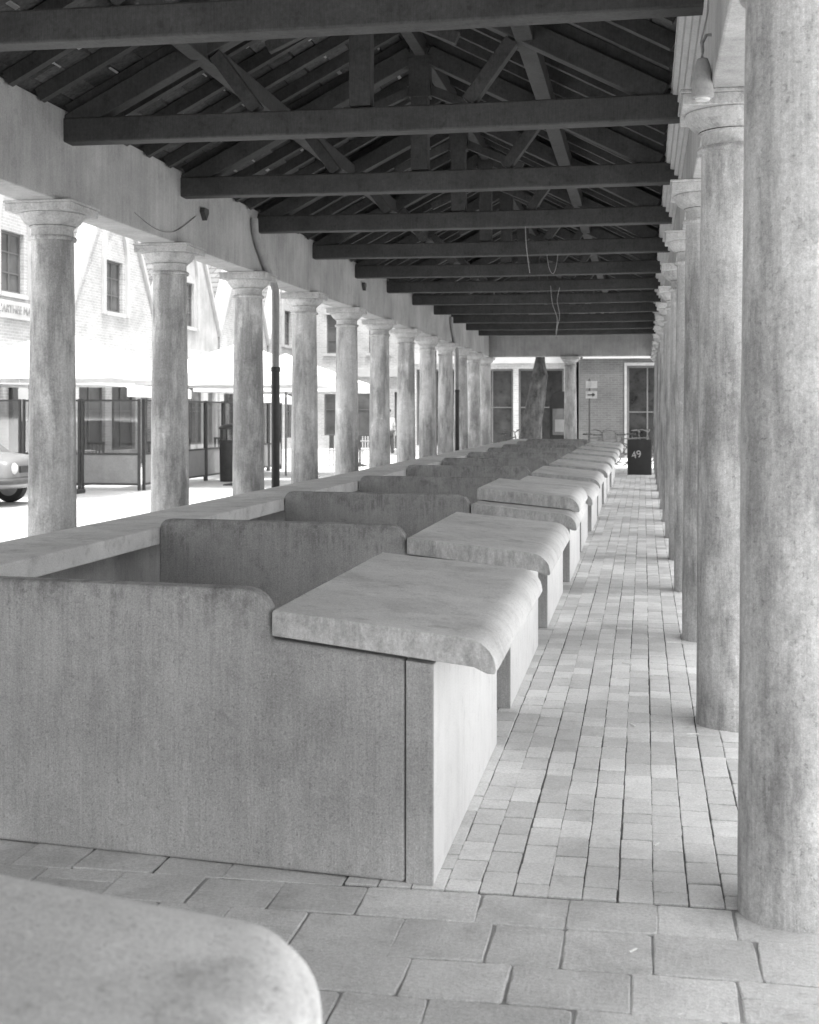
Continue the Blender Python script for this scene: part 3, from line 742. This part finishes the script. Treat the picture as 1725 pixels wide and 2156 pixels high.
tr = root("plane_tree", (-3.45, 42.3, 0), label="mottled plane tree with leaning trunk near gallery end", cat="tree")
bm = BM(); tube(bm, [(-.2,0,-.05),(-.16,0,.6),(-.02,0,1.4),(.10,0,2.1),(.2,0,2.8),(.2,.1,4.2),(.25,.1,5.5)], .36, 16, .20)
for v in bm.verts: v.co.x += R.uniform(-.02,.02); v.co.y += R.uniform(-.02,.02)
tips = []
for i in range(9):
    a = i*2.4; z = 4.2+i*.16; l = R.uniform(2.0,3.2); e = Vector((.2+math.cos(a)*l, .1+math.sin(a)*l, z+R.uniform(1.3,2.6)))
    m_ = Vector((.2,.1,z))*.5+e*.5+Vector((0,0,-.25)); tube(bm, [(.2,.1,z), m_, e], .10, 8, .03); tips += [e, m_]
mk("trunk", bm, M_bark, tr, smooth=50)
bm = BM()
for t in tips:
    for c in range(7):
        cc = t+Vector((R.gauss(0,.6),R.gauss(0,.6),R.gauss(.2,.5)))
        for k in range(42):
            p = cc+Vector((R.gauss(0,.24),R.gauss(0,.24),R.gauss(0,.2))); s = R.uniform(.05,.10)
            u = Vector((R.uniform(-1,1),R.uniform(-1,1),R.uniform(-.6,.6))).normalized(); w_ = u.cross(Vector((R.uniform(-1,1),R.uniform(-1,1),1))).normalized()
            bm.faces.new([bm.verts.new(p+u*s), bm.verts.new(p+w_*s*.7), bm.verts.new(p-u*s), bm.verts.new(p-w_*s*.7)])
mk("crown", bm, M_leaf, tr, fix=False)

def skin(name, pts, edges, rad, mat, parent):
    me = bpy.data.meshes.new(name); me.from_pydata(pts, edges, []); me.materials.append(mat)
    o = bpy.data.objects.new(name, me); COL.objects.link(o); o.parent = parent
    md = o.modifiers.new("skin", 'SKIN'); md.use_smooth_shade = True
    for i, r in enumerate(rad): me.skin_vertices[0].data[i].radius = (r, r)
    me.skin_vertices[0].data[0].use_root = True
    s = o.modifiers.new("sub", 'SUBSURF'); s.levels = 1; s.render_levels = 2
    return o
pe = root("person", (-9.25, 48.0, -.03), .6, label="person in light shirt and dark trousers walking past", cat="person")
pts = [(0,0,.95),(0,0,1.15),(0,0,1.38),(0,0,1.50),(0,-.01,1.60),(0,0,1.70),(.18,0,1.40),(.24,.02,1.13),(.25,-.06,.88),(-.18,0,1.40),(-.24,.0,1.13),(-.25,-.10,.90),(.10,0,.90),(.11,-.10,.50),(.11,-.12,.08),(.11,-.24,.03),(-.10,0,.90),(-.11,.06,.50),(-.11,.20,.10),(-.11,.10,.03),(.25,-.09,.80),(-.25,-.14,.82)]
ed = [(0,1),(1,2),(2,3),(3,4),(4,5),(2,6),(6,7),(7,8),(2,9),(9,10),(10,11),(0,12),(12,13),(13,14),(14,15),(0,16),(16,17),(17,18),(18,19),(8,20),(11,21)]
rad = [.14,.13,.15,.055,.09,.085,.065,.045,.035,.065,.045,.035,.09,.06,.045,.035,.09,.06,.045,.035,.03,.03]
skin("body", pts, ed, rad, M_skin, pe)
skin("shirt", [pts[0],pts[1],pts[2],pts[6],pts[7],pts[9],pts[10]], [(0,1),(1,2),(2,3),(3,4),(2,5),(5,6)], [.165,.155,.175,.085,.062,.085,.062], M_shirt, pe)
skin("trousers", [(0,0,.97),pts[12],pts[13],(.11,-.12,.14),pts[16],pts[17],(-.11,.18,.14)], [(0,1),(1,2),(2,3),(0,4),(4,5),(5,6)], [.16,.11,.08,.065,.11,.08,.065], M_trous, pe)
bm = BM(); bmesh.ops.create_uvsphere(bm, u_segments=16, v_segments=10, radius=.115)
bmesh.ops.delete(bm, geom=[v for v in bm.verts if v.co.z < -.03 and v.co.y < .02], context='VERTS')
mk("hair", bm, M_black, pe, loc=(0,.02,1.70), smooth=60)

# ---------------------------------------------------------------- light, world, camera
EL = math.radians(73); sx, sy = .7, -.714
d = Vector((sx*math.cos(EL), sy*math.cos(EL), math.sin(EL))).normalized()
sun = bpy.data.lights.new("sun", 'SUN'); sun.energy = 5; sun.angle = math.radians(.5); sun.color = (1,.99,.97)
so = bpy.data.objects.new("sun", sun); COL.objects.link(so); so.rotation_euler = d.to_track_quat('Z','Y').to_euler(); so.location = (10,-20,30)
w = bpy.data.worlds.new("World"); scene.world = w; w.use_nodes = True; nt = w.node_tree
bg = nt.nodes["Background"]; sky = nt.nodes.new("ShaderNodeTexSky"); sky.sky_type = 'NISHITA'; sky.sun_disc = False
sky.sun_elevation = EL; sky.sun_rotation = math.atan2(sx, sy); sky.dust_density = 3
bw = nt.nodes.new("ShaderNodeRGBToBW"); nt.links.new(sky.outputs[0], bw.inputs[0]); nt.links.new(bw.outputs[0], bg.inputs[0]); bg.inputs[1].default_value = .50
cam = bpy.data.cameras.new("camera"); co = bpy.data.objects.new("camera", cam); COL.objects.link(co)
co.location = (0,0,1.6); co.rotation_euler = (math.radians(90), 0, math.radians(10.0))
cam.sensor_fit = 'HORIZONTAL'; cam.sensor_width = 24; cam.lens = 2800/1725*24; cam.shift_y = -208/1725; cam.clip_end = 1500; cam.clip_start = .05
cam.dof.use_dof = True; cam.dof.focus_distance = 7.5; cam.dof.aperture_fstop = 5.0
scene.camera = co
scene.view_settings.view_transform = 'Standard'; scene.view_settings.look = 'None'; scene.view_settings.exposure = 0
